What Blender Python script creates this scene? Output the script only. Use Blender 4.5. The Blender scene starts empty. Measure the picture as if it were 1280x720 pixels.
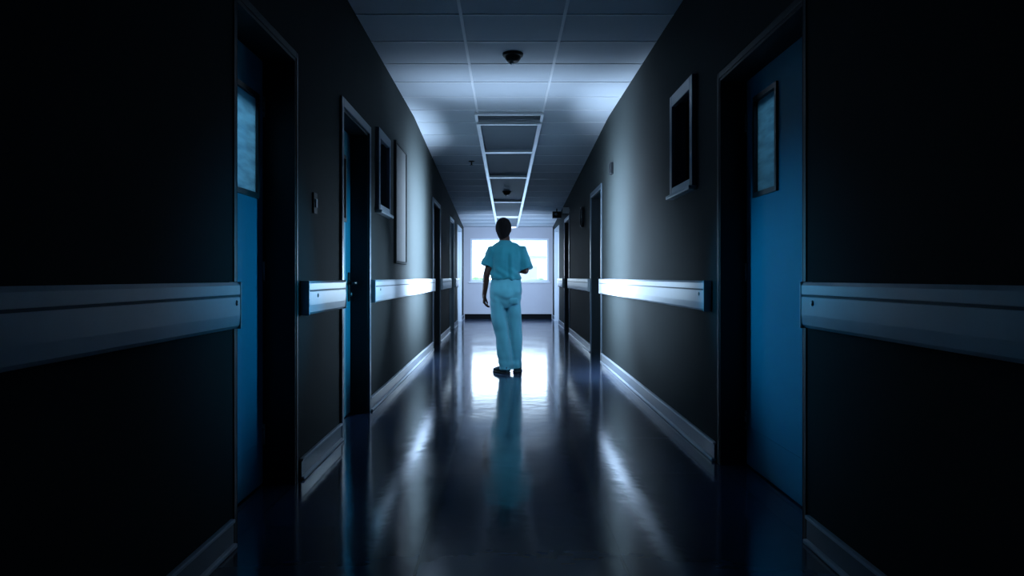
import bpy, bmesh, math, random
from mathutils import Vector, Matrix, noise, Euler
random.seed(7)
S = bpy.context.scene
C = S.collection
PI = math.pi

# ------------------------------------------------------------------ dimensions
XL, XR = -1.05, 1.18          # corridor wall faces
YEND = 19.6
EYE = 1.03
CEIL = 2.875
def ceil_z(y):
    return CEIL if y <= 9.0 else CEIL - (y - 9.0) * 0.055
DOORTOP = 2.13

# ------------------------------------------------------------------ materials
def mat(name, col, rough=0.5, spec=0.5, metal=0.0, var=0.0, scale=8.0, bump=0.0, bscale=60.0, coat=0.0, rvar=0.0, sheen=0.0):
    m = bpy.data.materials.new(name); m.use_nodes = True
    n, l = m.node_tree.nodes, m.node_tree.links
    b = n['Principled BSDF']
    b.inputs['Base Color'].default_value = (*col, 1)
    b.inputs['Roughness'].default_value = rough
    b.inputs['Specular IOR Level'].default_value = spec
    b.inputs['Metallic'].default_value = metal
    b.inputs['Coat Weight'].default_value = coat
    b.inputs['Coat Roughness'].default_value = 0.08
    if sheen: b.inputs['Sheen Weight'].default_value = sheen
    tc = n.new('ShaderNodeTexCoord')
    if var or rvar:
        t = n.new('ShaderNodeTexNoise'); t.inputs['Scale'].default_value = scale; t.inputs['Detail'].default_value = 4
        l.new(tc.outputs['Object'], t.inputs['Vector'])
        if var:
            mx = n.new('ShaderNodeMix'); mx.data_type = 'RGBA'
            mx.inputs[6].default_value = (*[c * (1 - var) for c in col], 1)
            mx.inputs[7].default_value = (*[min(1, c * (1 + var)) for c in col], 1)
            l.new(t.outputs['Fac'], mx.inputs[0]); l.new(mx.outputs[2], b.inputs['Base Color'])
        if rvar:
            mr = n.new('ShaderNodeMapRange')
            mr.inputs['From Min'].default_value = .3; mr.inputs['From Max'].default_value = .7
            mr.inputs['To Min'].default_value = rough - rvar; mr.inputs['To Max'].default_value = rough + rvar
            l.new(t.outputs['Fac'], mr.inputs['Value']); l.new(mr.outputs[0], b.inputs['Roughness'])
    if bump:
        t2 = n.new('ShaderNodeTexNoise'); t2.inputs['Scale'].default_value = bscale; t2.inputs['Detail'].default_value = 3
        l.new(tc.outputs['Object'], t2.inputs['Vector'])
        bp = n.new('ShaderNodeBump'); bp.inputs['Strength'].default_value = bump; bp.inputs['Distance'].default_value = 0.01
        l.new(t2.outputs['Fac'], bp.inputs['Height']); l.new(bp.outputs[0], b.inputs['Normal'])
    return m

def glass_mat(name, tint=(0.9, 0.96, 1.0), refl=0.06):
    m = bpy.data.materials.new(name); m.use_nodes = True
    n, l = m.node_tree.nodes, m.node_tree.links
    n.clear()
    o = n.new('ShaderNodeOutputMaterial'); mx = n.new('ShaderNodeMixShader')
    tr = n.new('ShaderNodeBsdfTransparent'); tr.inputs[0].default_value = (*tint, 1)
    gl = n.new('ShaderNodeBsdfGlossy'); gl.inputs['Roughness'].default_value = 0.03
    lw = n.new('ShaderNodeLayerWeight'); lw.inputs[0].default_value = .5
    pw = n.new('ShaderNodeMath'); pw.operation = 'POWER'; pw.inputs[1].default_value = 5
    ma = n.new('ShaderNodeMath'); ma.operation = 'MULTIPLY_ADD'; ma.inputs[1].default_value = .5; ma.inputs[2].default_value = refl
    l.new(lw.outputs['Facing'], pw.inputs[0]); l.new(pw.outputs[0], ma.inputs[0])
    l.new(ma.outputs[0], mx.inputs[0]); l.new(tr.outputs[0], mx.inputs[1]); l.new(gl.outputs[0], mx.inputs[2])
    l.new(mx.outputs[0], o.inputs[0])
    return m

M = {}
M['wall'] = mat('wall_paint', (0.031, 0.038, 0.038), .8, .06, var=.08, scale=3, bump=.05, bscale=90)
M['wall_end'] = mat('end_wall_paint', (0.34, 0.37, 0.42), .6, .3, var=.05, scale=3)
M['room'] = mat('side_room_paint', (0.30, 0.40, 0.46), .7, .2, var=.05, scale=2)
M['frame'] = mat('door_frame_paint', (0.010, 0.014, 0.018), .5, .3, var=.08, scale=5)  # near-black frame tone: shade of the unlit jambs put into the colour
M['mid_frame'] = mat('grey_door_frame_paint', (0.10, 0.14, 0.18), .35, .5, var=.08, scale=5)  # lighter copy of the frame tone, light on the lintels put into the colour
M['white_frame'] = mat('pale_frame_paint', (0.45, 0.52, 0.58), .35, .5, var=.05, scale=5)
M['leaf'] = mat('blue_door_paint', (0.03, 0.30, 0.42), .6, .2, var=.08, scale=4)
M['rail'] = mat('white_rail_vinyl', (0.76, 0.81, 0.88), .36, .6, var=.04, scale=14)
M['groove'] = mat('rail_groove', (0.10, 0.13, 0.17), .6, .3)
M['base'] = mat('baseboard_vinyl', (0.10, 0.14, 0.19), .3, .5, var=.12, scale=9)
M['base_cap'] = mat('baseboard_pale_strip', (0.54, 0.60, 0.68), .3, .5, var=.08, scale=9)
M['end_base'] = mat('black_matt_baseboard', (0.004, 0.005, 0.006), .9, .05, var=.1)
M['black'] = mat('black_plastic', (0.006, 0.007, 0.009), .4, .5, var=.1)
M['dark_rubber'] = mat('dark_rubber', (0.010, 0.013, 0.016), .5, .4, var=.1)
M['metal'] = mat('brushed_metal', (0.45, 0.48, 0.5), .3, .5, metal=1.0, rvar=.05, scale=40)
M['grid'] = mat('white_grid_enamel', (0.72, 0.76, 0.80), .4, .4, var=.03)
M['gridbright'] = mat('bright_aluminium_bar', (0.88, 0.90, 0.92), .28, .5, metal=.7, var=.03)
M['panel'] = mat('grey_panel', (0.16, 0.19, 0.22), .6, .2, var=.06, scale=3)
M['board'] = mat('grey_board', (0.045, 0.053, 0.056), .6, .2, var=.1, scale=4)
M['white_plastic'] = mat('white_plastic', (0.72, 0.75, 0.76), .4, .5, var=.04)
M['curtain'] = mat('teal_curtain_cloth', (0.16, 0.36, 0.46), .8, .2, var=.15, scale=6, bump=.2, bscale=200, sheen=.3)
M['glass'] = glass_mat('window_glass')
M['dark_glass'] = glass_mat('tinted_pane', (0.30, 0.38, 0.44))
def hazy_mat(name):     # hazy wired door glass: part clear, part light-scattering
    m = glass_mat(name, (.75, .9, 1.0), .05)
    n, l = m.node_tree.nodes, m.node_tree.links
    tr = next(x for x in n if x.type == 'BSDF_TRANSPARENT'); mx = next(x for x in n if x.type == 'MIX_SHADER')
    tl = n.new('ShaderNodeBsdfTranslucent'); tl.inputs[0].default_value = (.55, .80, .90, 1)
    m2 = n.new('ShaderNodeMixShader'); tc = n.new('ShaderNodeTexCoord'); mp = n.new('ShaderNodeMapping'); mp.inputs['Scale'].default_value = (2, 2, 9)
    no = n.new('ShaderNodeTexNoise'); no.inputs['Scale'].default_value = 2.5; no.inputs['Detail'].default_value = 3
    mr = n.new('ShaderNodeMapRange'); mr.inputs['From Min'].default_value = .35; mr.inputs['From Max'].default_value = .65; mr.inputs['To Min'].default_value = .35; mr.inputs['To Max'].default_value = .7
    l.new(tc.outputs['Object'], mp.inputs[0]); l.new(mp.outputs[0], no.inputs['Vector']); l.new(no.outputs['Fac'], mr.inputs['Value']); l.new(mr.outputs[0], m2.inputs[0])
    l.new(tr.outputs[0], m2.inputs[1]); l.new(tl.outputs[0], m2.inputs[2]); l.new(m2.outputs[0], mx.inputs[1])
    return m
M['hazy_glass'] = hazy_mat('hazy_door_pane')
M['skin'] = mat('skin', (0.055, 0.020, 0.014), .5, .4, var=.12, scale=20, bump=.05, bscale=200)
M['hair'] = mat('dark_hair', (0.006, 0.005, 0.006), .8, .1, var=.3, scale=80, bump=.6, bscale=160)
M['scrub'] = mat('teal_scrub_cloth', (0.028, 0.24, 0.32), .8, .2, var=.10, scale=5, bump=.12, bscale=350, sheen=.25)
M['trouser'] = mat('pale_teal_scrub_cloth', (0.11, 0.40, 0.52), .8, .2, var=.10, scale=5, bump=.12, bscale=350, sheen=.25)
M['shoe'] = mat('dark_teal_shoe', (0.02, 0.06, 0.08), .5, .4, var=.1)
M['sole'] = mat('shoe_sole', (0.010, 0.014, 0.018), .6, .3, var=.1)
M['eye'] = mat('eye_white', (0.5, 0.5, 0.5), .2, .5, var=.02)
M['hill'] = mat('pale_paving', (0.50, 0.50, 0.49), .9, .1, var=.1, scale=.6)
M['house'] = mat('pale_render', (0.62, 0.60, 0.55), .9, .1, var=.06, scale=1)
M['roofm'] = mat('grey_roof', (0.36, 0.36, 0.38), .8, .2, var=.1, scale=2)
M['shrub'] = mat('shrub_leaves', (0.16, 0.22, 0.10), .8, .2, var=.4, scale=6)

# ceiling tile: mineral fibre
M['tile'] = mat('ceiling_tile', (0.50, 0.55, 0.60), .8, .15, var=.05, scale=2.0, bump=.25, bscale=120)

# polished floor with faint large tiles and wax streaks
def floor_mat():
    m = bpy.data.materials.new('polished_vinyl_floor'); m.use_nodes = True
    n, l = m.node_tree.nodes, m.node_tree.links
    b = n['Principled BSDF']
    tc = n.new('ShaderNodeTexCoord')
    br = n.new('ShaderNodeTexBrick'); br.offset = 0.0
    br.inputs['Scale'].default_value = 1.0
    br.inputs['Brick Width'].default_value = 0.74; br.inputs['Row Height'].default_value = 0.9
    br.inputs['Mortar Size'].default_value = 0.006
    br.inputs['Color1'].default_value = (0.040, 0.064, 0.120, 1); br.inputs['Color2'].default_value = (0.050, 0.076, 0.138, 1)
    br.inputs['Mortar'].default_value = (0.03, 0.038, 0.055, 1)
    mp = n.new('ShaderNodeMapping'); mp.inputs['Location'].default_value = (0.315, 0.36, 0)
    l.new(tc.outputs['Object'], mp.inputs['Vector']); l.new(mp.outputs[0], br.inputs['Vector'])
    no = n.new('ShaderNodeTexNoise'); no.inputs['Scale'].default_value = 1.6; no.inputs['Detail'].default_value = 5
    l.new(tc.outputs['Object'], no.inputs['Vector'])
    mx = n.new('ShaderNodeMix'); mx.data_type = 'RGBA'; mx.blend_type = 'MULTIPLY'; mx.inputs[0].default_value = .35
    l.new(br.outputs['Color'], mx.inputs[6]); l.new(no.outputs['Color'], mx.inputs[7]); l.new(mx.outputs[2], b.inputs['Base Color'])
    mr = n.new('ShaderNodeMapRange'); mr.inputs['From Min'].default_value = .3; mr.inputs['From Max'].default_value = .7
    mr.inputs['To Min'].default_value = .09; mr.inputs['To Max'].default_value = .15
    l.new(no.outputs['Fac'], mr.inputs['Value']); l.new(mr.outputs[0], b.inputs['Roughness'])
    b.inputs['Specular IOR Level'].default_value = 0.38
    wn = n.new('ShaderNodeTexNoise'); wn.inputs['Scale'].default_value = 7.0; wn.inputs['Detail'].default_value = 2
    l.new(tc.outputs['Object'], wn.inputs['Vector'])
    bp = n.new('ShaderNodeBump'); bp.inputs['Strength'].default_value = .05; bp.inputs['Distance'].default_value = .02
    l.new(wn.outputs['Fac'], bp.inputs['Height'])
    bp2 = n.new('ShaderNodeBump'); bp2.inputs['Strength'].default_value = .25; bp2.inputs['Distance'].default_value = .002; bp2.invert = True
    l.new(br.outputs['Fac'], bp2.inputs['Height']); l.new(bp.outputs[0], bp2.inputs['Normal']); l.new(bp2.outputs[0], b.inputs['Normal'])
    return m
M['floor'] = floor_mat()

# ------------------------------------------------------------------ mesh helpers
def box(bm, x0, x1, y0, y1, z0, z1, bev=0.0):
    x0, x1 = min(x0, x1), max(x0, x1); y0, y1 = min(y0, y1), max(y0, y1); z0, z1 = min(z0, z1), max(z0, z1)
    r = bmesh.ops.create_cube(bm, size=1)
    vs = r['verts']
    bmesh.ops.scale(bm, vec=(x1 - x0, y1 - y0, z1 - z0), verts=vs)
    bmesh.ops.translate(bm, vec=((x0 + x1) / 2, (y0 + y1) / 2, (z0 + z1) / 2), verts=vs)
    if bev:
        es = list({e for v in vs for e in v.link_edges})
        bmesh.ops.bevel(bm, geom=es, offset=bev, segments=2, affect='EDGES', profile=.5)

def quadbox(bm, pts):      # eight points: bottom loop of four, top loop of four
    v = [bm.verts.new(p) for p in pts]
    for f in ((0, 3, 2, 1), (4, 5, 6, 7), (0, 1, 5, 4), (1, 2, 6, 5), (2, 3, 7, 6), (3, 0, 4, 7)):
        bm.faces.new([v[i] for i in f])

def lathe(bm, prof, seg=28, mtx=None):
    mtx = mtx or Matrix()
    rings = []
    for r, z in prof:
        if r < 1e-6:
            rings.append([bm.verts.new(mtx @ Vector((0, 0, z)))])
        else:
            rings.append([bm.verts.new(mtx @ Vector((r * math.cos(2 * PI * i / seg), r * math.sin(2 * PI * i / seg), z))) for i in range(seg)])
    for a, b in zip(rings, rings[1:]):
        for i in range(seg):
            j = (i + 1) % seg
            if len(a) == 1 and len(b) == 1: continue
            if len(a) == 1: bm.faces.new((a[0], b[j], b[i]))
            elif len(b) == 1: bm.faces.new((a[i], a[j], b[0]))
            else: bm.faces.new((a[i], a[j], b[j], b[i]))

def tube(bm, p0, p1, r0, r1=None, seg=14, caps=True):
    r1 = r0 if r1 is None else r1
    p0, p1 = Vector(p0), Vector(p1); d = p1 - p0; L = d.length
    q = d.to_track_quat('Z', 'Y').to_matrix().to_4x4(); q.translation = p0
    lathe(bm, ([(0, 0)] if caps else []) + [(r0, 0), (r1, L)] + ([(0, L)] if caps else []), seg, q)

def obj(name, bm, m, parent=None, smooth=False, props=None):
    me = bpy.data.meshes.new(name)
    bmesh.ops.recalc_face_normals(bm, faces=bm.faces)
    bm.to_mesh(me); bm.free()
    if smooth:
        for p in me.polygons: p.use_smooth = True
    for mm in (m if isinstance(m, (list, tuple)) else [m]): me.materials.append(mm)
    o = bpy.data.objects.new(name, me); C.objects.link(o)
    if parent:
        o.parent = parent
        o.matrix_parent_inverse = Matrix.Translation(-Vector(parent_loc(parent)))
    if props:
        for k, v in props.items(): o[k] = v
    return o

def parent_loc(p):
    return p.location if p.type == 'EMPTY' else Vector((0, 0, 0))   # mesh parts are modelled in room coordinates

def tag(o, label, cat, group=None, kind=None):
    o['label'] = label; o['category'] = cat
    if group: o['group'] = group
    if kind: o['kind'] = kind
    return o

def empty(name, loc, label, cat, group=None, kind=None):
    o = bpy.data.objects.new(name, None); C.objects.link(o); o.location = loc
    o.empty_display_size = .1
    return tag(o, label, cat, group, kind)

nb = bmesh.new

# ------------------------------------------------------------------ openings
# (y0, y1, recess)
LD = [(3.05, 3.93, .16), (5.02, 5.98, .13), (11.30, 12.45, .13), (14.70, 15.75, .13), (17.10, 18.50, .13)]
RD = [(3.10, 4.33, .145), (9.62, 10.75, .13), (14.45, 15.55, .13), (17.30, 18.70, .13)]
LW = (6.35, 6.95, 1.60, 2.22)
RW = (4.86, 5.48, 1.62, 2.26)
TH = .25
Y0 = -1.6

def wall_side(name, xw, s, doors, win, label):
    bm = nb(); xo = xw + s * TH
    ops = sorted([(d[0], d[1], 0.0, DOORTOP) for d in doors] + [win])
    y = Y0
    for a, b, z0, z1 in ops:
        box(bm, xw, xo, y, a, 0, 2.95)
        if z0 > 0: box(bm, xw, xo, a, b, 0, z0)
        box(bm, xw, xo, a, b, z1, 2.95)
        y = b
    box(bm, xw, xo, y, YEND, 0, 2.95)
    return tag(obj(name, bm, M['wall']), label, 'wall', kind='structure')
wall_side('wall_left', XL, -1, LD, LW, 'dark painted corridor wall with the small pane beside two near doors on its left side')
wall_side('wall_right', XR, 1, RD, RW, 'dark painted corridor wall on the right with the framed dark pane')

# end wall with the big window
WX0, WX1, WZ0, WZ1 = -.88, 1.08, .93, 2.01
bm = nb()
box(bm, -4.0, WX0, YEND, YEND + .2, 0, 2.95); box(bm, WX1, 4.0, YEND, YEND + .2, 0, 2.95)
box(bm, WX0, WX1, YEND, YEND + .2, 0, WZ0); box(bm, WX0, WX1, YEND, YEND + .2, WZ1, 2.95)
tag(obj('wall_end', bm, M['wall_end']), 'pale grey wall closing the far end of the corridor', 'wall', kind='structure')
bm = nb(); box(bm, -4.0, 4.0, Y0 - .2, Y0, 0, 2.95)
tag(obj('wall_back', bm, M['wall']), 'dark wall behind the viewer', 'wall', kind='structure')
for nm, x0, x1, lb in (('wall_room_left', -4.2, -4.0, 'outer wall of the rooms behind the left doors'), ('wall_room_right', 4.0, 4.2, 'outer wall of the rooms behind the right doors')):
    bm = nb(); box(bm, x0, x1, Y0 - .2, YEND + .2, 0, 2.95)
    tag(obj(nm, bm, M['room']), lb, 'wall', kind='structure')
bm = nb(); box(bm, -4.0, XL - TH, 4.52, 4.64, 0, 2.95)
tag(obj('wall_partition_left', bm, M['room']), 'partition wall inside the room behind the near left door', 'wall', kind='structure')
bm = nb(); box(bm, XR + TH, 4.0, 4.66, 4.78, 0, 2.95)
tag(obj('wall_partition_right', bm, M['room']), 'partition wall inside the room behind the near right door', 'wall', kind='structure')

# floor
bm = nb(); box(bm, -4.2, 4.2, Y0 - .2, YEND + .2, -.12, 0)
tag(obj('floor', bm, M['floor']), 'dark polished vinyl corridor floor with soft reflections', 'floor', kind='structure')

# ceiling: corridor slab (drops gently towards the far end) and the roof over the side rooms
bm = nb()
ys = [Y0, 9.0, YEND]
for a, b in zip(ys, ys[1:]):
    quadbox(bm, [(XL, a, ceil_z(a)), (XR, a, ceil_z(a)), (XR, b, ceil_z(b)), (XL, b, ceil_z(b)),
                 (XL, a, 2.95), (XR, a, 2.95), (XR, b, 2.95), (XL, b, 2.95)])
box(bm, -4.2, 4.2, Y0 - .2, YEND + .2, 2.95, 3.1)
ceiling = tag(obj('ceiling', bm, M['tile']), 'pale tiled suspended ceiling of the corridor', 'ceiling', kind='structure')

GX0, GX1 = -.314, .415
def bar(bm, pa, pb, w, h, drop=0.0):
    """a bar hanging under the ceiling between two plan points"""
    (xa, ya), (xb, yb) = pa, pb
    d = Vector((xb - xa, yb - ya)); n = Vector((-d.y, d.x)).normalized() * w / 2
    za, zb = ceil_z(ya) - drop, ceil_z(yb) - drop
    quadbox(bm, [(xa - n.x, ya - n.y, za - h), (xa + n.x, ya + n.y, za - h), (xb + n.x, yb + n.y, zb - h), (xb - n.x, yb - n.y, zb - h),
                 (xa - n.x, ya - n.y, za + .004), (xa + n.x, ya + n.y, za + .004), (xb + n.x, yb + n.y, zb + .004), (xb - n.x, yb - n.y, zb + .004)])
bm = nb()
cross = [y for y in [5.5 - .62 * k for k in range(11, 0, -1)]] + [5.5, 6.13, 6.77, 7.40, 8.0, 8.62]
for x in (GX0, GX1): bar(bm, (x, Y0 + .01), (x, 8.75), .022, .006)
for y in cross:
    for xa, xb in ((XL + .002, GX0 - .011), (GX0 + .011, GX1 - .011), (GX1 + .011, XR - .002)):
        bar(bm, (xa, y), (xb, y), .022, .006)
y = 9.24
while y < YEND - .2:
    hw = LADW = .36 - (y - 9.16) * .011
    bar(bm, (XL + .002, y), (.04 - hw - .03, y), .022, .005); bar(bm, (.04 + hw + .03, y), (XR - .002, y), .022, .005)
    y += .62
obj('ceiling_grid', bm, M['grid'], ceiling, props={'kind': 'structure'})

# ------------------------------------------------------------------ ceiling centre strip: air slot and framed panels
def half_w(y): return .36 - (y - 9.16) * .011
LBL = ['unlit ceiling panel in white frame nearest the air vent', 'second unlit white framed ceiling panel past the air vent',
       'third unlit ceiling panel past the vent, holding the far smoke detector', 'fourth unlit ceiling panel past the vent, close to the end wall',
       'last short ceiling panel framed in white above the person\'s head']
rungs = [9.16, 10.72, 12.6, 15.2, 17.5, 19.45]
CX = .04
for k, (a, b) in enumerate(zip(rungs, rungs[1:])):
    t = empty('ceiling_panel', (CX, (a + b) / 2, ceil_z((a + b) / 2)), LBL[k], 'ceiling panel', 'white framed panels along the ceiling')
    bm = nb()
    for s in (-1, 1):
        bar(bm, (CX + s * half_w(a), a), (CX + s * half_w(b), b), .045, .045)
    fw = .05
    bar(bm, (CX - half_w(a) + .023, a + .03), (CX + half_w(a) - .023, a + .03), fw, .045)
    bar(bm, (CX - half_w(b) + .023, b - .03), (CX + half_w(b) - .023, b - .03), fw, .045)
    obj('frame', bm, M['gridbright'], t)
    bm = nb()
    a2, b2 = a + .056, b - .056
    p = [(CX - half_w(a2) + .024, a2), (CX + half_w(a2) - .024, a2), (CX + half_w(b2) - .024, b2), (CX - half_w(b2) + .024, b2)]
    quadbox(bm, [(x, y, ceil_z(y) - .012) for x, y in p] + [(x, y, ceil_z(y) + .003) for x, y in p])
    obj('diffuser', bm, M['panel'], t)
t = empty('ceiling_vent', (CX, 8.95, CEIL), 'dark slotted air vent in the ceiling before the framed panels', 'vent')
bm = nb(); bar(bm, (CX - .372, 8.94), (CX + .372, 8.94), .38, .004)
obj('backing', bm, M['black'], t)
bm = nb()
for s in (-1, 1): bar(bm, (CX + s * .372, 8.75), (CX + s * .372, 9.13), .03, .03)
for y in (8.765, 9.115): bar(bm, (CX - .357, y), (CX + .357, y), .03, .03)
obj('frame', bm, M['gridbright'], t)
for k in range(5):
    bm = nb(); bar(bm, (CX - .355, 8.82 + .06 * k), (CX + .355, 8.82 + .06 * k), .018, .012, .004)
    obj('slat', bm, M['panel'], t)

# smoke detectors, sprinkler
def detector(x, y, r, label, group=None):
    z = ceil_z(y)
    t = empty('smoke_detector', (x, y, z), label, 'smoke detector', 'smoke detectors on the ceiling')
    T = Matrix.Translation((x, y, z)) @ Matrix.Rotation(PI, 4, 'X')
    bm = nb(); lathe(bm, [(0, -.01), (r, -.01), (r, .018), (r * .95, .026), (0, .026)], 32, T)
    obj('base', bm, M['dark_rubber'], t, True)
    bm = nb(); lathe(bm, [(0, .022), (r * .78, .022), (r * .76, .045), (r * .55, .068), (r * .5, .072), (0, .074)], 32, T)
    obj('sensor_head', bm, M['black'], t, True)
    bm = nb(); lathe(bm, [(0, .070), (r * .26, .070), (r * .24, .086), (r * .12, .094), (0, .096)], 20, T @ Matrix.Translation((-.012, .0, 0)))
    obj('sensor_cap', bm, M['metal'], t, True)
detector(.06, 6.45, .085, 'dark round smoke detector on the bare tiles near the viewer')
detector(.02, 14.15, .085, 'small far smoke detector hanging from a white framed panel')
t = empty('sprinkler_head', (-.50, 11.5, ceil_z(11.5)), 'small dark sprinkler head left of the framed ceiling panels', 'sprinkler')
T = Matrix.Translation((-.50, 11.5, ceil_z(11.5))) @ Matrix.Rotation(PI, 4, 'X')
bm = nb(); lathe(bm, [(0, -.01), (.045, -.01), (.045, .008), (.02, .014), (0, .014)], 24, T); obj('escutcheon', bm, M['black'], t, True)
bm = nb(); lathe(bm, [(0, .01), (.012, .01), (.010, .05), (.03, .054), (.03, .058), (0, .058)], 20, T); obj('deflector', bm, M['black'], t, True)

# ------------------------------------------------------------------ doors
def door(num, xw, s, y0, y1, rec, label, glass=None, pale=False, hy=None, hz=.98, leafm='leaf'):
    """s: -1 left wall, +1 right wall; glass = (y0, y1, z0, z1)"""
    t = empty('door_%d' % num, (xw, (y0 + y1) / 2, 0), label, 'door', kind='structure')
    J = .02                                    # jamb liner thickness
    bm = nb()
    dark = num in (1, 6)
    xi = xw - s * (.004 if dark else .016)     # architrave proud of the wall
    xr = xw + s * (rec + .06)
    tw = .03 if dark else .055
    # architrave
    box(bm, xi, xw, y0 - tw, y0 + .004, 0, DOORTOP + tw, .004); box(bm, xi, xw, y1 - .004, y1 + tw, 0, DOORTOP + tw, .004)
    box(bm, xi, xw, y0 + .004, y1 - .004, DOORTOP - .004, DOORTOP + tw, .004)
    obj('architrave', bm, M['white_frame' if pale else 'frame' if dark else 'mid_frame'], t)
    bm = nb()
    # jamb liners
    box(bm, xw, xr, y0, y0 + J, 0, DOORTOP); box(bm, xw, xr, y1 - J, y1, 0, DOORTOP); box(bm, xw, xr, y0 + J, y1 - J, DOORTOP - J, DOORTOP)
    # stops behind the leaf
    xa, xb = xw + s * (rec + .046), xr
    box(bm, xa, xb, y0 + J, y0 + J + .02, 0, DOORTOP - J); box(bm, xa, xb, y1 - J - .02, y1 - J, 0, DOORTOP - J)
    box(bm, xa, xb, y0 + J + .02, y1 - J - .02, DOORTOP - J - .02, DOORTOP - J)
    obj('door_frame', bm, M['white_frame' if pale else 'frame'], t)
    # leaf
    xf, xk = xw + s * rec, xw + s * (rec + .042)
    a, b, zt = y0 + J + .003, y1 - J - .003, DOORTOP - J - .003
    bm = nb()
    if glass:
        g0, g1, h0, h1 = glass
        box(bm, xf, xk, a, g0, .008, zt); box(bm, xf, xk, g1, b, .008, zt)
        box(bm, xf, xk, g0, g1, .008, h0); box(bm, xf, xk, g0, g1, h1, zt)
    else:
        box(bm, xf, xk, a, b, .008, zt, .003)
    lf = obj('door_leaf', bm, M[leafm], t)
    if glass:
        bm = nb(); e = .022; xp = xf - s * .012
        box(bm, xp, xk + s * .004, g0 - e, g0 + .004, h0 - e, h1 + e); box(bm, xp, xk + s * .004, g1 - .004, g1 + e, h0 - e, h1 + e)
        box(bm, xp, xk + s * .004, g0 + .004, g1 - .004, h0 - e, h0 + .004); box(bm, xp, xk + s * .004, g0 + .004, g1 - .004, h1 - .004, h1 + e)
        obj('vision_frame', bm, M['black'], t)
        bm = nb(); xm = xf + s * (.004 if s < 0 else .012); box(bm, xm - .003, xm + .003, g0 + .001, g1 - .001, h0 + .001, h1 - .001)
        obj('vision_pane', bm, M['hazy_glass' if dark else 'glass'], t)
    # kick plate
    bm = nb(); box(bm, xf - s * .002, xf, a + .05, b - .05, .03, .22); obj('kick_plate', bm, M[leafm], t)
    # lever handle with rose and lock plate
    hy = hy if hy is not None else b - .07
    d = 1 if hy < (a + b) / 2 else -1          # lever points to the leaf's middle
    h = nb(); box(h, xf - s * .010, xf, hy - .032, hy + .032, hz - .11, hz + .11, .006)
    hp = obj('handle_plate', h, M['black'], t)
    h = nb(); tube(h, (xf - s * .008, hy, hz + .03), (xf - s * .062, hy, hz + .03), .013)
    tube(h, (xf - s * .056, hy - d * .013, hz + .03), (xf - s * .056, hy + d * .115, hz + .03), .012, .010)
    lathe(h, [(0, 0), (.024, 0), (.024, .006), (0, .006)], 20, Matrix.Translation((xf - s * .010, hy, hz + .03)) @ Matrix.Rotation(-s * PI / 2, 4, 'Y'))
    obj('lever', h, M['black'], hp, True)
    h = nb(); lathe(h, [(0, 0), (.017, 0), (.017, .012), (.012, .016), (0, .016)], 18, Matrix.Translation((xf - s * .010, hy, hz - .055)) @ Matrix.Rotation(-s * PI / 2, 4, 'Y'))
    obj('lock_cylinder', h, M['metal'], hp, True)
    # hinges on the other side
    ye = a + .006 if d == -1 else b - .006
    for z in (.25, 1.06, 1.88):
        h = nb(); tube(h, (xf - s * .006, ye, z - .05), (xf - s * .006, ye, z + .05), .007); obj('hinge', h, M['metal'], t, True)
    return t

door(1, XL, -1, *LD[0], label='nearest blue door on the left wall, its pane glowing pale blue', glass=(3.33, 3.80, 1.435, 1.90), hy=3.14, hz=1.0)
door(2, XL, -1, *LD[1], label='second blue door on the left wall under a pale lit lintel', glass=(5.40, 5.74, 1.46, 1.90), hz=.96)
door(3, XL, -1, *LD[2], label='third door on the left wall, past the grey board', hz=.93)
door(4, XL, -1, *LD[3], label='fourth door on the left wall, with a short rail on either side', hz=.93, pale=True)
door(5, XL, -1, *LD[4], label='last door on the left wall, beside the end window', hz=.93, pale=True)
door(6, XR, 1, *RD[0], label='nearest blue door on the right wall, with a narrow grey pane', glass=(3.83, 4.15, 1.475, 1.965), hy=3.20, hz=1.09)
door(7, XR, 1, *RD[1], label='second blue door on the right wall, past the long white rail', hz=1.0)
door(8, XR, 1, *RD[2], label='third door on the right wall, below the small white sign', hz=.93)
door(9, XR, 1, *RD[3], label='last door on the right wall, beside the end window', hz=.93, pale=True)

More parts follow.
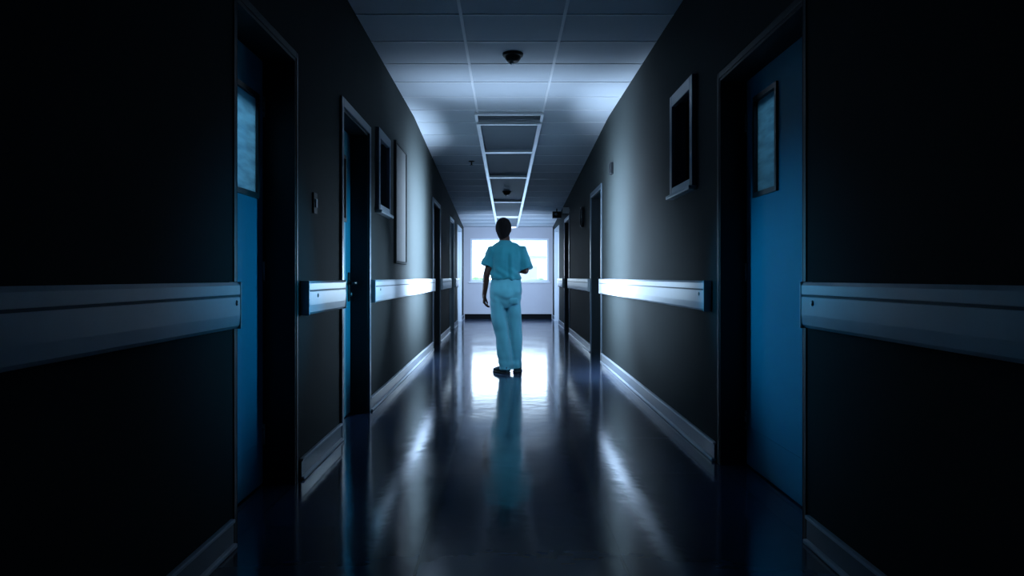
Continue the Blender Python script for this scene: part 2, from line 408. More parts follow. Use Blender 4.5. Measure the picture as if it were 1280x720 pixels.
# small internal windows in the side walls
def side_window(num, xw, s, w, label):
    y0, y1, z0, z1 = w
    t = empty('window_%d' % num, (xw, (y0 + y1) / 2, z0), label, 'window', kind='structure')
    bm = nb(); e = .05; xp = xw - s * .03; xi = xw + s * .12
    for (a, b, c, d) in ((y0 - .02, y0 + e, z0 - .02, z1 + .03), (y1 - e, y1 + .02, z0 - .02, z1 + .03)):
        box(bm, xp, xw, a, b, c, d, .004)
    box(bm, xp, xw, y0 + e, y1 - e, z1 - e, z1 + .03, .004)
    # reveal lining
    box(bm, xw, xi, y0, y0 + .012, z0, z1); box(bm, xw, xi, y1 - .012, y1, z0, z1)
    box(bm, xw, xi, y0 + .012, y1 - .012, z1 - .012, z1); box(bm, xw, xi, y0 + .012, y1 - .012, z0, z0 + .012)
    obj('window_frame', bm, M['mid_frame'], t)
    bm = nb(); box(bm, xw - s * .055, xw, y0 - .035, y1 + .035, z0 - .045, z0 - .02, .005)
    box(bm, xp, xw, y0 + e, y1 - e, z0 - .02, z0 + .03, .004)
    obj('window_sill', bm, M['white_frame'], t)
    bm = nb(); xs = xw + s * .085
    box(bm, xs - .012, xs + .012, y0 + .012, y0 + .045, z0 + .012, z1 - .012); box(bm, xs - .012, xs + .012, y1 - .045, y1 - .012, z0 + .012, z1 - .012)
    box(bm, xs - .012, xs + .012, y0 + .045, y1 - .045, z1 - .045, z1 - .012); box(bm, xs - .012, xs + .012, y0 + .045, y1 - .045, z0 + .012, z0 + .045)
    obj('sash', bm, M['black'], t)
    bm = nb(); box(bm, xs - .003, xs + .003, y0 + .046, y1 - .046, z0 + .046, z1 - .046)
    obj('pane', bm, M['dark_glass'], t)
side_window(2, XL, -1, LW, 'small dark window in a pale frame on the left wall before the grey board')
side_window(3, XR, 1, RW, 'dark window in a pale frame on the right wall beside the near door')

# end window
t = empty('window_1', (.1, YEND, WZ0), 'wide bright window filling the far end wall', 'window', kind='structure')
bm = nb(); e = .045
ya, yb = YEND - .02, YEND + .12
box(bm, WX0, WX0 + e, ya, yb, WZ0, WZ1); box(bm, WX1 - e, WX1, ya, yb, WZ0, WZ1)
box(bm, WX0 + e, WX1 - e, ya, yb, WZ1 - e, WZ1); box(bm, WX0 + e, WX1 - e, ya, yb, WZ0, WZ0 + e)
obj('window_frame', bm, M['white_frame'], t)
bm = nb(); box(bm, WX0 - .04, WX1 + .04, YEND - .07, YEND - .0, WZ0 - .035, WZ0 - .002, .006); obj('window_sill', bm, M['white_frame'], t)
bm = nb(); box(bm, WX0 + e, WX1 - e, YEND + .06, YEND + .066, WZ0 + e, WZ1 - e); obj('pane', bm, M['glass'], t)

# ------------------------------------------------------------------ baseboards
def baseboard(name, xw, s, doors, label):
    tw = .057
    segs, y = [], Y0 + .002
    for a, b, r in doors:
        segs.append((y, a - tw)); y = b + tw
    segs.append((y, YEND - .03))
    bm = nb()
    for a, b in segs: box(bm, xw - s * .012, xw, a, b, .018, .095)
    o = tag(obj(name, bm, M['base']), label, 'baseboard', kind='structure')
    bm = nb()
    for a, b in segs: box(bm, xw - s * .020, xw, a, b, .095, .110, .004)
    obj('cap_strip', bm, M['base_cap'], o, props={'kind': 'structure'})
    bm = nb()
    for a, b in segs: box(bm, xw - s * .028, xw, a, b, 0.0, .018, .005)
    obj('shoe_strip', bm, M['base_cap'], o, props={'kind': 'structure'})
baseboard('baseboard_left', XL, -1, LD, 'dark baseboard with pale edges along the left wall')
baseboard('baseboard_right', XR, 1, RD, 'dark baseboard with pale edges along the right wall')
bm = nb(); box(bm, XL + .03, XR - .03, YEND - .014, YEND, 0, .12, .004)
tag(obj('baseboard_end', bm, M['end_base']), 'black baseboard under the end window', 'baseboard', kind='structure')

# ------------------------------------------------------------------ handrails
def handrail(xw, s, y0, y1, label, near=None):
    t = empty('handrail', (xw, (y0 + y1) / 2, .92), label, 'handrail', 'white bumper rails along both walls')
    zb, zt = .838, 1.012
    bm = nb()
    # profile (distance from wall, z)
    pr = [(0, zb), (.030, zb), (.042, zb + .012), (.045, zb + .05), (.045, zb + .118), (.040, zb + .121), (.040, zb + .126), (.045, zb + .129), (.045, zt - .012), (.036, zt), (0, zt)]
    r0 = [bm.verts.new((xw - s * d, y0, z)) for d, z in pr]; r1 = [bm.verts.new((xw - s * d, y1, z)) for d, z in pr]
    for i in range(len(pr)):
        j = (i + 1) % len(pr); bm.faces.new((r0[i], r0[j], r1[j], r1[i]))
    bm.faces.new(r0); bm.faces.new(r1)
    rl = obj('bumper', bm, M['rail'], t)
    bm = nb(); box(bm, xw - s * .0405, xw - s * .0425, y0 + .001, y1 - .001, zb + .1195, zb + .1275); obj('groove', bm, M['groove'], rl)
    for ye, d in ((y0, -1), (y1, 1)):
        bm = nb(); box(bm, xw, xw - s * .047, ye, ye + d * .014, zb - .002, zt + .002, .004); obj('end_cap', bm, M['rail'], t)
    if near is not None:
        bm = nb(); lathe(bm, [(0, 0), (.011, 0), (.009, .004), (0, .006)], 16, Matrix.Translation((xw - s * .045, near, .935)) @ Matrix.Rotation(-s * PI / 2, 4, 'Y'))
        obj('screw', bm, M['metal'], t, True)
handrail(XL, -1, -1.4, 2.97, 'dim rail fading into the dark before the nearest left door', 2.93)
handrail(XL, -1, 4.02, 4.93, 'short bright rail between the first and second left doors', 4.2)
handrail(XL, -1, 6.07, 11.21, 'long bright rail on the left wall under the grey board', 6.3)
handrail(XL, -1, 12.55, 14.60, 'short rail between the third and fourth left doors')
handrail(XL, -1, 15.86, 17.02, 'tiny far rail between the last two left doors')
handrail(XR, 1, -1.4, 3.01, 'dim rail fading into the dark before the nearest right door', 2.90)
handrail(XR, 1, 4.50, 9.53, 'long bright rail on the right wall below the framed dark window', 4.6)
handrail(XR, 1, 10.85, 14.36, 'bright rail between the second and third right doors')
handrail(XR, 1, 15.66, 17.21, 'tiny far rail between the last two right doors')

# ------------------------------------------------------------------ things on the walls
t = empty('notice_board', (XL, 7.75, 1.2), 'plain grey board on the left wall above the long rail', 'notice board')
bm = nb(); box(bm, XL, XL + .016, 7.38, 8.12, 1.19, 2.30); obj('board', bm, M['board'], t)
bm = nb()
for a, b, c, d in ((7.355, 7.38, 1.165, 2.325), (8.12, 8.145, 1.165, 2.325)): box(bm, XL, XL + .026, a, b, c, d, .003)
box(bm, XL, XL + .026, 7.38, 8.12, 1.165, 1.19, .003); box(bm, XL, XL + .026, 7.38, 8.12, 2.30, 2.325, .003)
obj('frame', bm, M['wall'], t)

t = empty('light_switch', (XL, 4.30, 1.44), 'small pale light switch between the first two left doors', 'light switch')
bm = nb(); box(bm, XL, XL + .009, 4.262, 4.338, 1.38, 1.495, .003); obj('plate', bm, M['board'], t)
bm = nb(); box(bm, XL + .008, XL + .016, 4.285, 4.315, 1.415, 1.462, .002); obj('rocker', bm, M['white_plastic'], t)

t = empty('wall_box', (XR, 8.63, 2.23), 'small dark box high on the right wall before the second door', 'box')
bm = nb(); box(bm, XR - .035, XR, 8.58, 8.70, 2.165, 2.295, .006); obj('case', bm, M['dark_rubber'], t)
bm = nb()
for k in range(6): box(bm, XR - .038, XR - .034, 8.595, 8.685, 2.185 + .017 * k, 2.193 + .017 * k)
obj('grille', bm, M['black'], t)

t = empty('wall_clock', (XR, 11.9, 1.93), 'round dark wall clock on the right wall past the second door', 'clock')
R90 = Matrix.Translation((XR, 11.9, 1.95)) @ Matrix.Rotation(-PI / 2, 4, 'Y')
bm = nb(); lathe(bm, [(0, 0), (.16, 0), (.16, .03), (.148, .042), (.136, .042), (.136, .022), (0, .022)], 40, R90); obj('case', bm, M['black'], t, False)
bm = nb(); lathe(bm, [(0, .0225), (.135, .0225), (.135, .024), (0, .024)], 40, R90); obj('dial', bm, M['board'], t)
for ang, L, w in ((.6, .075, .010), (2.4, .11, .007)):
    bm = nb(); box(bm, XR - .030, XR - .027, -w, w, -.015, L)
    bmesh.ops.rotate(bm, cent=(0, 0, 0), matrix=Matrix.Rotation(ang, 3, 'X'), verts=bm.verts)
    bmesh.ops.translate(bm, vec=(0, 11.9, 1.95), verts=bm.verts); obj('hand', bm, M['white_plastic'], t)

t = empty('wall_sign', (XR, 14.35, 1.93), 'small blank white sign jutting from the wall above the third right door', 'sign')
bm = nb(); box(bm, XR - .13, XR - .016, 14.385, 14.400, 2.21, 2.32, .003); obj('sign_panel', bm, M['white_plastic'], t)
bm = nb(); box(bm, XR - .016, XR, 14.370, 14.415, 2.235, 2.295, .003); obj('bracket', bm, M['metal'], t)

t = empty('hanging_box', (XR - .12, 17.0, 2.2), 'dark box hanging under the ceiling near the far right corner', 'box')
zc = ceil_z(16.4)
bm = nb(); box(bm, XR - .20, XR - .02, 16.30, 16.46, zc - .20, zc - .06, .008); obj('case', bm, M['dark_rubber'], t)
bm = nb(); tube(bm, (XR - .11, 16.38, zc - .065), (XR - .11, 16.38, zc + .002), .014); obj('stem', bm, M['black'], t, True)
bm = nb(); lathe(bm, [(0, 0), (.028, 0), (.024, .015), (0, .018)], 18, Matrix.Translation((XR - .13, 16.30, zc - .12)) @ Matrix.Rotation(PI / 2, 4, 'X')); obj('lens', bm, M['metal'], t, True)

# ------------------------------------------------------------------ curtains in the side rooms, seen through the door panes
def curtain(x0, x1, y, zt, zb, label):
    t = empty('privacy_curtain', ((x0 + x1) / 2, y, zt), label, 'curtain', 'curtains in the side rooms')
    bm = nb(); n = 220; rows = 10
    g = []
    for j in range(rows + 1):
        z = zt - (zt - zb) * j / rows
        g.append([bm.verts.new((x0 + (x1 - x0) * i / n, y + .035 * math.sin(i / n * (x1 - x0) * 38 + .7 * math.sin(i * .11)) * (.55 + .45 * j / rows), z)) for i in range(n + 1)])
    for j in range(rows):
        for i in range(n): bm.faces.new((g[j][i], g[j][i + 1], g[j + 1][i + 1], g[j + 1][i]))
    o = obj('cloth', bm, M['curtain'], t, True)
    md = o.modifiers.new('thickness', 'SOLIDIFY'); md.thickness = .004
    bm = nb(); tube(bm, (x0 - .03, y, zt + .025), (x1 + .03, y, zt + .025), .016); obj('track', bm, M['black'], t, True)
    for xx in (x0 + .1, x1 - .1):
        bm = nb(); tube(bm, (xx, y, zt + .03), (xx, y, 2.95), .006)
        obj('hanger', bm, M['metal'], t, True)
curtain(-3.4, XL - TH - .06, 4.40, 1.89, .15, 'teal curtain seen through the pane of the nearest left door')
curtain(XR + TH + .06, 3.6, 4.55, 1.975, .15, 'grey blue curtain seen through the pane of the nearest right door')

# ------------------------------------------------------------------ outside the end window
bm = nb(); box(bm, -30, 30, YEND + .3, 70, -.4, -.3)
tag(obj('ground_outside', bm, M['hill']), 'pale ground outside the end window', 'ground', kind='structure')
t = empty('house', (3.0, 42, -.3), 'pale building faintly seen outside on the right of the end window', 'building')
bm = nb(); box(bm, -.2, 7.5, 40, 46, -.3, 2.1); obj('wall', bm, M['house'], t)
bm = nb(); quadbox(bm, [(-.6, 39.6, 2.1), (7.9, 39.6, 2.1), (7.9, 46.4, 2.1), (-.6, 46.4, 2.1), (.6, 42.6, 3.1), (6.8, 42.6, 3.1), (6.8, 43.2, 3.1), (.6, 43.2, 3.1)]); obj('roof', bm, M['roofm'], t)
for xx in (.7, 2.3, 3.9):
    bm = nb(); box(bm, xx, xx + .9, 39.96, 40.02, .6, 1.6); f = obj('window', bm, M['roofm'], t)
def shrub(x, y, r, label):
    t = empty('shrub', (x, y, -.3), label, 'shrub', 'shrubs outside the end window')
    bm = nb(); bmesh.ops.create_icosphere(bm, subdivisions=4, radius=1)
    for v in bm.verts:
        d = 1 + .28 * noise.noise(v.co * 2.3 + Vector((x, 0, 0))) + .16 * noise.noise(v.co * 7)
        v.co = Vector((v.co.x * r * 1.4 * d + x, v.co.y * r * d + y, v.co.z * r * .8 * d + .5))
    obj('foliage', bm, M['shrub'], t, False)
    bm = nb(); tube(bm, (x, y, -.3), (x, y, .3), .06, .04); obj('stem', bm, M['roofm'], t, True)
shrub(1.35, 34, .55, 'low shrub outside, right of the person in the end window')
shrub(-1.3, 36, .6, 'low shrub outside, left of the person in the end window')

# ================================================================== PERSON
PX, PY = .017, 8.48
person = empty('person', (PX, PY, 0), 'person in teal scrubs seen from behind, standing on the polished floor', 'person')

def capsule(bm, a, b, ra, rb, seg=16, n=5):
    a, b = Vector(a), Vector(b); d = b - a; L = max(d.length, 1e-5)
    q = d.to_track_quat('Z', 'Y').to_matrix().to_4x4(); q.translation = a
    pr = []
    for i in range(n + 1):
        t = PI / 2 * i / n; pr.append((ra * math.sin(t), -ra * math.cos(t)))
    for i in range(n + 1):
        t = PI / 2 * i / n; pr.append((rb * math.cos(t), L + rb * math.sin(t)))
    pr[0] = (0, -ra); pr[-1] = (0, L + rb)
    lathe(bm, pr, seg, q)

def ellipsoid(bm, c, r, rot=(0, 0, 0), sub=3):
    res = bmesh.ops.create_icosphere(bm, subdivisions=sub, radius=1)
    m = Matrix.Translation(c) @ Euler(rot).to_matrix().to_4x4() @ Matrix.Diagonal((*r, 1))
    bmesh.ops.transform(bm, matrix=m, verts=res['verts'])

def chain(bm, pts, rad):
    for i in range(len(pts) - 1): capsule(bm, pts[i], pts[i + 1], rad[i], rad[i + 1])

def loft(bm, rings, seg=40):
    """rings: (cx, cy, z, rx, ry[, tiltx]) closed loft"""
    rs = []
    for r in rings:
        cx, cy, z, rx, ry = r[:5]; tx = r[5] if len(r) > 5 else 0
        p = 2.4
        ring = []
        for i in range(seg):
            a = 2 * PI * i / seg; c, s = math.cos(a), math.sin(a)
            ring.append(bm.verts.new((cx + rx * math.copysign(abs(c) ** (2 / p), c), cy + ry * math.copysign(abs(s) ** (2 / p), s), z + tx * c)))
        rs.append(ring)
    for a, b in zip(rs, rs[1:]):
        for i in range(seg):
            j = (i + 1) % seg; bm.faces.new((a[i], a[j], b[j], b[i]))
    bm.faces.new(rs[0]); bm.faces.new(rs[-1])

def tube_rings(bm, rings, seg=28):
    """rings: (centre, axis, ru, rv) around arbitrary axes"""
    rs = []
    for c, ax, ru, rv in rings:
        ax = Vector(ax).normalized(); u = ax.cross(Vector((0, 1, 0))).normalized(); v = ax.cross(u).normalized()
        rs.append([bm.verts.new(Vector(c) + u * ru * math.cos(2 * PI * i / seg) + v * rv * math.sin(2 * PI * i / seg)) for i in range(seg)])
    for a, b in zip(rs, rs[1:]):
        for i in range(seg):
            j = (i + 1) % seg; bm.faces.new((a[i], a[j], b[j], b[i]))
    bm.faces.new(rs[0]); bm.faces.new(rs[-1])

def remeshed(name, bm, m, voxel, smooth=4, parent=None, disp=None):
    bmesh.ops.recalc_face_normals(bm, faces=bm.faces)
    me = bpy.data.meshes.new(name); bm.to_mesh(me); bm.free()
    o = bpy.data.objects.new(name, me); C.objects.link(o)
    md = o.modifiers.new('r', 'REMESH'); md.mode = 'VOXEL'; md.voxel_size = voxel
    ms = o.modifiers.new('s', 'SMOOTH'); ms.factor = .5; ms.iterations = smooth
    dg = bpy.context.evaluated_depsgraph_get(); dg.update()
    nm = bpy.data.meshes.new_from_object(o.evaluated_get(dg))
    o.modifiers.clear(); o.data = nm; nm.name = name
    bpy.data.meshes.remove(me)
    if disp:
        nrm = [v.normal.copy() for v in nm.vertices]
        for v, nn in zip(nm.vertices, nrm): v.co += nn * disp(v.co)
    for p in nm.polygons: p.use_smooth = True
    nm.materials.clear(); nm.materials.append(m)
    if parent: o.parent = parent
    return o

# local coordinates: x right (as seen from behind), y forward (away), z up
SHL, SHR = Vector((-.150, 0, 1.315)), Vector((.145, 0, 1.315))
ELL, ELR = Vector((-.222, -.015, 1.060)), Vector((.195, -.02, 1.105))
WRL, WRR = Vector((-.248, .035, .842)), Vector((.035, .215, 1.13))
HIPL, HIPR = Vector((-.105, 0, .86)), Vector((.055, .01, .86))
KNL, KNR = Vector((-.058, .02, .46)), Vector((.088, .05, .46))
ANL, ANR = Vector((-.014, -.02, .085)), Vector((.106, .06, .085))
bm = nb()
# torso and pelvis
loft(bm, [(-.02, .0, .80, .135, .095), (-.022, 0, .90, .155, .105), (-.02, 0, 1.02, .135, .092), (-.015, 0, 1.15, .145, .098), (-.010, 0, 1.28, .165, .100), (-.008, 0, 1.36, .150, .080), (-.015, .0, 1.41, .075, .060)])
chain(bm, [SHL + Vector((.06, 0, .015)), SHL, ELL, WRL], [.045, .047, .038, .025])
chain(bm, [SHR + Vector((-.06, 0, .015)), SHR, ELR, WRR], [.045, .047, .038, .025])
chain(bm, [HIPL, KNL, ANL], [.082, .054, .036]); chain(bm, [HIPR, KNR, ANR], [.078, .054, .036])
# calves
ellipsoid(bm, KNL.lerp(ANL, .3) + Vector((0, -.018, 0)), (.050, .05, .12)); ellipsoid(bm, KNR.lerp(ANR, .3) + Vector((0, -.018, 0)), (.050, .05, .12))
# feet
def foot_dir(a): return Vector((math.sin(a), math.cos(a), 0))
FDL, FDR = foot_dir(-.60), foot_dir(.10)
for A, D in ((ANL, FDL), (ANR, FDR)):
    capsule(bm, Vector((A.x, A.y, .045)) - D * .03, Vector((A.x, A.y, .035)) + D * .15, .034, .026)
# neck and head
HC = Vector((-.040, .035, 1.572))
capsule(bm, (-.018, 0, 1.38), (-.036, .012, 1.50), .060, .054)
ellipsoid(bm, HC + Vector((0, -.004, .022)), (.074, .092, .090), sub=4)      # skull
ellipsoid(bm, HC + Vector((0, .030, -.045)), (.058, .062, .072), sub=4)      # jaw
ellipsoid(bm, HC + Vector((0, .078, -.095)), (.024, .018, .018))             # chin
for s in (-1, 1):
    ellipsoid(bm, HC + Vector((s * .036, .070, -.030)), (.020, .018, .018))   # cheek
    ellipsoid(bm, HC + Vector((s * .030, .082, .022)), (.026, .012, .009))    # brow
    e = HC + Vector((s * .077, -.002, -.012))
    ellipsoid(bm, e, (.009, .019, .031), (0, 0, s * .35))                     # ear
    ellipsoid(bm, e + Vector((0, .004, -.026)), (.007, .010, .012))           # ear lobe
chain(bm, [HC + Vector((0, .088, .012)), HC + Vector((0, .106, -.026))], [.008, .012])   # nose
for s in (-1, 1): ellipsoid(bm, HC + Vector((s * .011, .096, -.030)), (.009, .010, .008))
ellipsoid(bm, HC + Vector((0, .090, -.056)), (.023, .010, .006)); ellipsoid(bm, HC + Vector((0, .088, -.066)), (.020, .010, .007))  # lips
# hands
def hand(bm, W, down, back, side, curl, L=1.0):
    """W wrist; down: towards the fingertips; back: out of the hand's back; side: towards the thumb"""
    down, back, side = (Vector(v).normalized() for v in (down, back, side))
    pal = W + down * .050
    for k in range(4):
        o = side * (.030 - .020 * k)
        capsule(bm, W + down * .004 + o * .55, W + down * (.088 - .004 * abs(k - 1)) + o, .014, .0115)
    capsule(bm, W - down * .01, W + down * .03, .024, .022)
    lens = [.068, .078, .072, .056]
    for k in range(4):
        p = W + down * (.088 - .004 * abs(k - 1)) + side * (.031 - .0207 * k)
        ang = .25 + .05 * k; r = [.0098, .0090, .0082, .0070]
        pts = [p]
        for j, fr in enumerate((.45, .32, .23)):
            ang += curl * (.9 + .12 * k) * (1 if j else .6)
            pts.append(pts[-1] + (down * math.cos(ang) - back * math.sin(ang)) * lens[k] * fr * L + side * (.0008 * (1 - k)))
        chain(bm, pts, r)
    b0 = W + down * .024 + side * .020
    b1 = b0 + (down * .6 + side * .75 - back * .15).normalized() * .040
    b2 = b1 + (down * .9 + side * .25 - back * .35).normalized() * .030
    b3 = b2 + (down * .95 - side * .05 - back * .4).normalized() * .024
    chain(bm, [b0, b1, b2, b3], [.016, .0125, .0108, .0088])
hand(bm, WRL, (-.02, .10, -1), (-1, -.15, 0), (0.15, 1, .08), .42)
hand(bm, WRR, (-.75, .45, .10), (.45, .85, .1), (0, -.1, 1), .50)
body = remeshed('body', bm, M['skin'], .0042, 3, person)

for s in (-1, 1):
    bm = nb(); ellipsoid(bm, HC + Vector((s * .030, .0835, .004)), (.011, .008, .0085)); e = obj('eye', bm, M['eye'], None, True); e.parent = person

# hair: a close cap over skull and nape, open at the face and ears
bm = nb(); bmesh.ops.create_icosphere(bm, subdivisions=5, radius=1)
for v in bm.verts:
    d = v.co.copy()
    k = 1.0 + .03 * noise.noise(d * 9) + .02 * noise.noise(d * 22)
    p = Vector((d.x * .086 * k, d.y * .104 * k, d.z * .104 * k))
    p += Vector((0, -.010, .006))
    # face side and lower part drawn in under the skin
    face = max(0.0, min(1.0, (d.y - .42) / .2)) * max(0.0, min(1.0, (.62 - d.z) / .2))
    low = max(0.0, min(1.0, (-.35 - d.z) / .5))
    p = p * (1 - .30 * face)
    p.x *= 1 - .28 * low
    if d.y < .2: p.z -= .012 * low
    v.co = HC + p
    if d.z < -.1 and d.y < .3: v.co.z -= .05 * min(1, (-.1 - d.z) / .6) * min(1, (.3 - d.y) / .4)
    if d.z < -.2 and d.y > -.25: v.co = HC + p * (1 - .2 * min(1, (d.y + .25) / .3))
h = obj('hair', bm, M['hair'], None, True); h.parent = person

# --- scrub top: torso and two loose sleeves
def wr(c, k, amp):
    return amp * (noise.noise(Vector((c.x * k, c.y * k, c.z * k * .55))) + .5 * noise.noise(Vector((c.x * k * 2.3, c.y * k * 2.3, c.z * k * 1.2 + 5))))
bm = nb()
loft(bm, [(-.018, 0, 1.012, .168, .122), (-.018, 0, 1.03, .170, .124), (-.018, 0, 1.07, .166, .120), (-.014, 0, 1.14, .166, .122), (-.010, -.004, 1.22, .172, .126), (-.008, -.004, 1.30, .176, .122),
          (-.010, 0, 1.355, .168, .104), (-.012, .004, 1.395, .125, .084), (-.016, .006, 1.425, .072, .066), (-.018, .008, 1.437, .064, .062)])
def sleeve(SH, EL, out, rr, s):
    SH, EL, out = Vector(SH), Vector(EL), Vector(out)
    ax0 = Vector((s * 1, 0, -.35)); ax1 = (out - SH)
    tube_rings(bm, [(SH + Vector((-s * .05, 0, .000)), ax0, .070, .085), (SH + Vector((s * .005, 0, -.004)), (s * .8, 0, -.7), .078, .090),
                    (SH.lerp(out, .45), ax1, rr * .93, rr * 1.05), (SH.lerp(out, .8), ax1, rr, rr * 1.08), (out, ax1, rr * 1.03, rr * 1.08)])
sleeve(SHL + Vector((0, 0, -.002)), ELL, (-.224, -.012, 1.150), .068, -1)
sleeve(SHR + Vector((0, 0, -.002)), ELR, (.212, -.016, 1.120), .070, 1)
def top_disp(c):
    a = .014 + .014 * max(0, (1.2 - c.z) / .2)
    v = wr(c, 9, a)
    # gathers pulling to the waist and one vertical fold down the back
    if c.y < .03:
        v += .011 * math.exp(-((c.x - .045) / .022) ** 2) * max(0, min(1, (1.36 - c.z) / .12))
        v -= .012 * math.exp(-((c.x - .012) / .018) ** 2) * max(0, min(1, (1.33 - c.z) / .12))
        v += .006 * math.sin((c.z + c.x * .8) * 62) * math.exp(-((c.z - 1.08) / .06) ** 2)
    return v
top = remeshed('scrub_top', bm, M['scrub'], .0075, 5, person, top_disp)

# --- trousers
bm = nb()
loft(bm, [(-.018, 0, 1.045, .150, .105), (-.018, 0, 1.02, .158, .112), (-.020, -.004, .95, .170, .124), (-.020, -.008, .88, .174, .130), (-.020, -.004, .82, .172, .125), (-.02, 0, .77, .160, .110), (-.018, 0, .73, .09, .09), (-.016, 0, .70, .04, .07)])
def leg(pts):
    tube_rings(bm, [(Vector(p[0]), (0, 0, -1), p[1], p[2]) for p in pts], 32)
leg([((-.105, 0, .86), .084, .115), ((-.104, .0, .74), .086, .110), ((-.086, .01, .60), .084, .098), ((-.062, .015, .45), .080, .092), ((-.040, 0, .30), .079, .090), ((-.018, -.018, .14), .079, .092), ((-.010, -.028, .040), .082, .100)])
leg([((.066, .01, .86), .086, .110), ((.070, .02, .74), .082, .104), ((.080, .04, .60), .072, .092), ((.090, .05, .45), .066, .086), ((.098, .055, .30), .062, .084), ((.106, .052, .14), .060, .086), ((.108, .046, .045), .060, .090)])
def tr_disp(c):
    v = wr(c, 8, .016)
    k = max(0, (.35 - c.z) / .3)
    v += .004 * k * math.sin(c.z * 75 + 6 * c.x)
    if c.y < 0:
        v += .006 * math.sin((c.z - .6 * abs(c.x)) * 55) * math.exp(-((c.z - .80) / .05) ** 2)
    return v
trs = remeshed('scrub_trousers', bm, M['trouser'], .0075, 10, person, tr_disp)
bm = nb()   # back pocket seam flap
loft(bm, [(.066, -.092, .745, .046, .012), (.066, -.100, .752, .050, .014), (.066, -.106, .800, .050, .014), (.066, -.106, .808, .046, .012)], 24)
pk = obj('pocket', bm, M['trouser'], None, True); pk.parent = trs

# --- shoes
def shoe(A, D, name='shoe'):
    D = D.normalized(); N = Vector((-D.y, D.x, 0))
    def ringpts(bm, t, w, z0, z1, n=20, p=2.6):
        c = Vector((A.x, A.y, 0)) + D * t; r = []
        for i in range(n):
            a = 2 * PI * i / n; cc, ss = math.cos(a), math.sin(a)
            r.append(bm.verts.new(c + N * w * math.copysign(abs(cc) ** (2 / p), cc) + Vector((0, 0, (z0 + z1) / 2 + (z1 - z0) / 2 * math.copysign(abs(ss) ** (2 / p), ss)))))
        return r
    def body_(secs):
        bm = nb(); rs = [ringpts(bm, *s) for s in secs]
        for a, b in zip(rs, rs[1:]):
            for i in range(len(a)):
                j = (i + 1) % len(a); bm.faces.new((a[i], a[j], b[j], b[i]))
        bm.faces.new(rs[0]); bm.faces.new(rs[-1]); return bm
    up = obj(name, body_([(-.072, .020, .02, .06), (-.066, .030, .016, .082), (-.03, .040, .016, .092), (.02, .042, .016, .092), (.07, .045, .016, .078), (.12, .047, .016, .062), (.165, .042, .016, .050), (.190, .026, .016, .040), (.196, .012, .018, .032)]), M['shoe'], None, True)
    up.parent = person
    so = obj('sole', body_([(-.080, .020, .001, .018), (-.072, .034, .0005, .022), (-.03, .045, .0005, .022), (.05, .046, .0005, .020), (.12, .052, .0005, .020), (.170, .046, .0005, .020), (.198, .028, .001, .018), (.204, .012, .003, .016)]), M['sole'], None, True)
    so.parent = up
shoe(ANL + Vector((-.012, -.02, 0)), FDL); shoe(ANR + Vector((.0, -.01, 0)), FDR)

# ------------------------------------------------------------------ light
def area(name, loc, rot, sx, sy, power, col, spread=PI):
    L = bpy.data.lights.new(name, 'AREA'); L.shape = 'RECTANGLE'; L.size = sx; L.size_y = sy; L.energy = power; L.color = col; L.spread = spread
    o = bpy.data.objects.new(name, L); C.objects.link(o); o.location = loc; o.rotation_euler = rot
    return o
area('ceiling_uplight', (.05, 7.55, 2.2), (PI, 0, 0), 1.9, 1.0, 8.5, (.55, .74, 1.0), 2.3)  # added fill in mid-air without a fixture, brightens the ceiling pool
def spot(name, loc, aim, power, col, ang, blend=1.0, r=.06):
    L = bpy.data.lights.new(name, 'SPOT'); L.energy = power; L.color = col; L.shadow_soft_size = r; L.spot_size = ang; L.spot_blend = blend
    o = bpy.data.objects.new(name, L); C.objects.link(o); o.location = loc
    o.rotation_euler = (Vector(aim) - Vector(loc)).to_track_quat('-Z', 'Y').to_euler()
    return o
spot('left_rail_spot', (.50, 8.15, 1.05), (-1.05, 6.15, .95), 190, (.50, .74, 1.0), .78, .9)  # unseen light added mid-corridor to brighten the left rail
spot('right_rail_spot', (-.42, 8.15, 1.05), (1.18, 6.4, .95), 175, (.50, .74, 1.0), .70, .9)  # added light without a fixture, brightens the right rail
area('left_wall_washer', (-.33, 9.35, 1.40), (0, PI / 2, 0), 1.7, 1.7, 200, (.56, .75, 1.0), 2.3)  # added invisible sheet of light, makes the bright band on the left wall
area('right_wall_washer', (.34, 8.2, 1.36), (0, -PI / 2, 0), 1.6, 1.2, 125, (.56, .75, 1.0), 2.5)  # unseen area light added for the bright band on the right wall
spot('left_door_spot', (.35, 4.75, 1.20), (-1.21, 3.55, .95), 55, (.03, .50, 1.0), .87)  # added blue light from no fixture, brings up the nearest left door
spot('right_door_spot', (-.20, 5.05, 1.15), (1.326, 3.75, .90), 55, (.03, .50, 1.0), .87)  # fixtureless blue light added for the nearest right door
spot('second_door_spot', (.90, 6.05, 1.15), (-1.18, 5.78, 1.0), 120, (.10, .60, 1.0), .80)  # extra unseen light added to bring up the second left door
area('person_lamp', (.0, 6.2, 2.3), (.95, 0, 0), .5, .4, 5.2, (.50, .80, 1.0), 1.3)  # added fill with no fixture, lifts the person's back
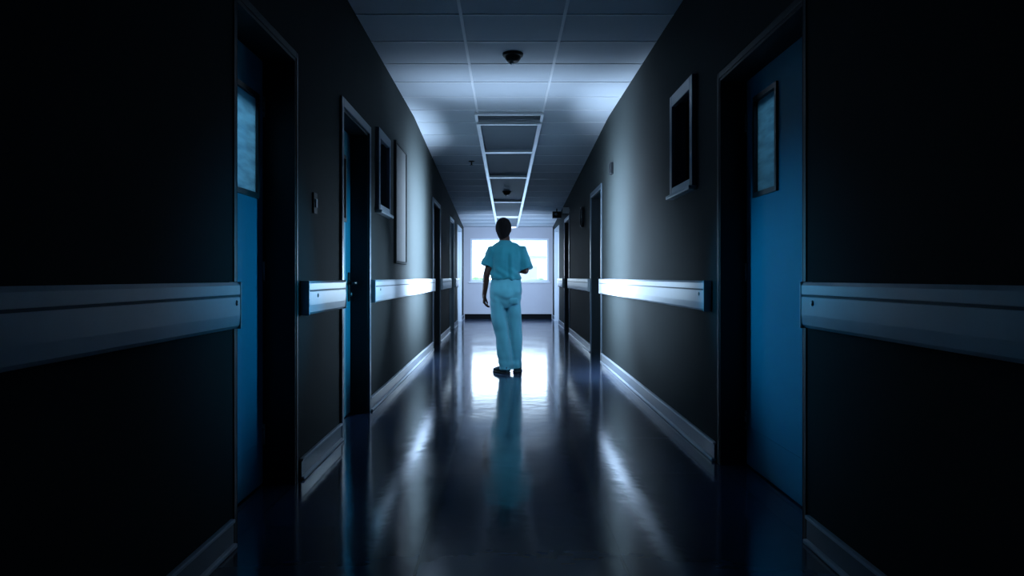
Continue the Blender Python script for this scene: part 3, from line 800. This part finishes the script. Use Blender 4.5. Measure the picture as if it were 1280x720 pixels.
area('far_lamp', (.05, 15.4, 1.5), (1.45, 0, 0), 1.2, .6, 65, (.56, .72, 1.0), 1.5)  # added floating light that brightens the end wall
p = area('window_portal', (.1, YEND + .14, 1.47), (-PI / 2, 0, 0), WX1 - WX0, WZ1 - WZ0, 1, (1, 1, 1)); p.data.cycles.is_portal = True
for nm, x, y, e in (('left_room_lamp', -2.0, 3.3, 24), ('right_room_lamp', 2.2, 3.6, 9)):
    area(nm, (x, y, 2.85), (0, 0, 0), .8, .8, e, (.35, .72, 1.0))

# world: bright overcast sky
w = bpy.data.worlds.new('World'); S.world = w; w.use_nodes = True
n, l = w.node_tree.nodes, w.node_tree.links
bg = n['Background']
tc = n.new('ShaderNodeTexCoord'); sx = n.new('ShaderNodeSeparateXYZ'); cr = n.new('ShaderNodeValToRGB')
l.new(tc.outputs['Generated'], sx.inputs[0]); l.new(sx.outputs['Z'], cr.inputs[0])
cr.color_ramp.elements[0].position = 0; cr.color_ramp.elements[0].color = (.80, .90, 1, 1)
cr.color_ramp.elements[1].position = .6; cr.color_ramp.elements[1].color = (.48, .70, 1, 1)
l.new(cr.outputs[0], bg.inputs[0]); bg.inputs[1].default_value = 8

for o in C.objects:
    if o.type == 'LIGHT': o.visible_camera = False
# ------------------------------------------------------------------ camera and view
cam = bpy.data.cameras.new('camera'); co = bpy.data.objects.new('camera', cam); C.objects.link(co)
co.location = (0, 0, EYE); co.rotation_euler = (PI / 2, 0, 0)
cam.sensor_width = 36; cam.lens = 980 / 1280 * 36
cam.shift_x = 8 / 1280; cam.shift_y = -13 / 1280
cam.clip_start = .05; cam.clip_end = 300
S.camera = co
S.view_settings.view_transform = 'Standard'; S.view_settings.look = 'None'
S.view_settings.exposure = 0; S.view_settings.gamma = 1; S.view_settings.use_curve_mapping = False
S.cycles.use_denoising = True
S.cycles.max_bounces = 8; S.cycles.diffuse_bounces = 4; S.cycles.glossy_bounces = 4; S.cycles.transparent_max_bounces = 12
S.cycles.sample_clamp_indirect = 4
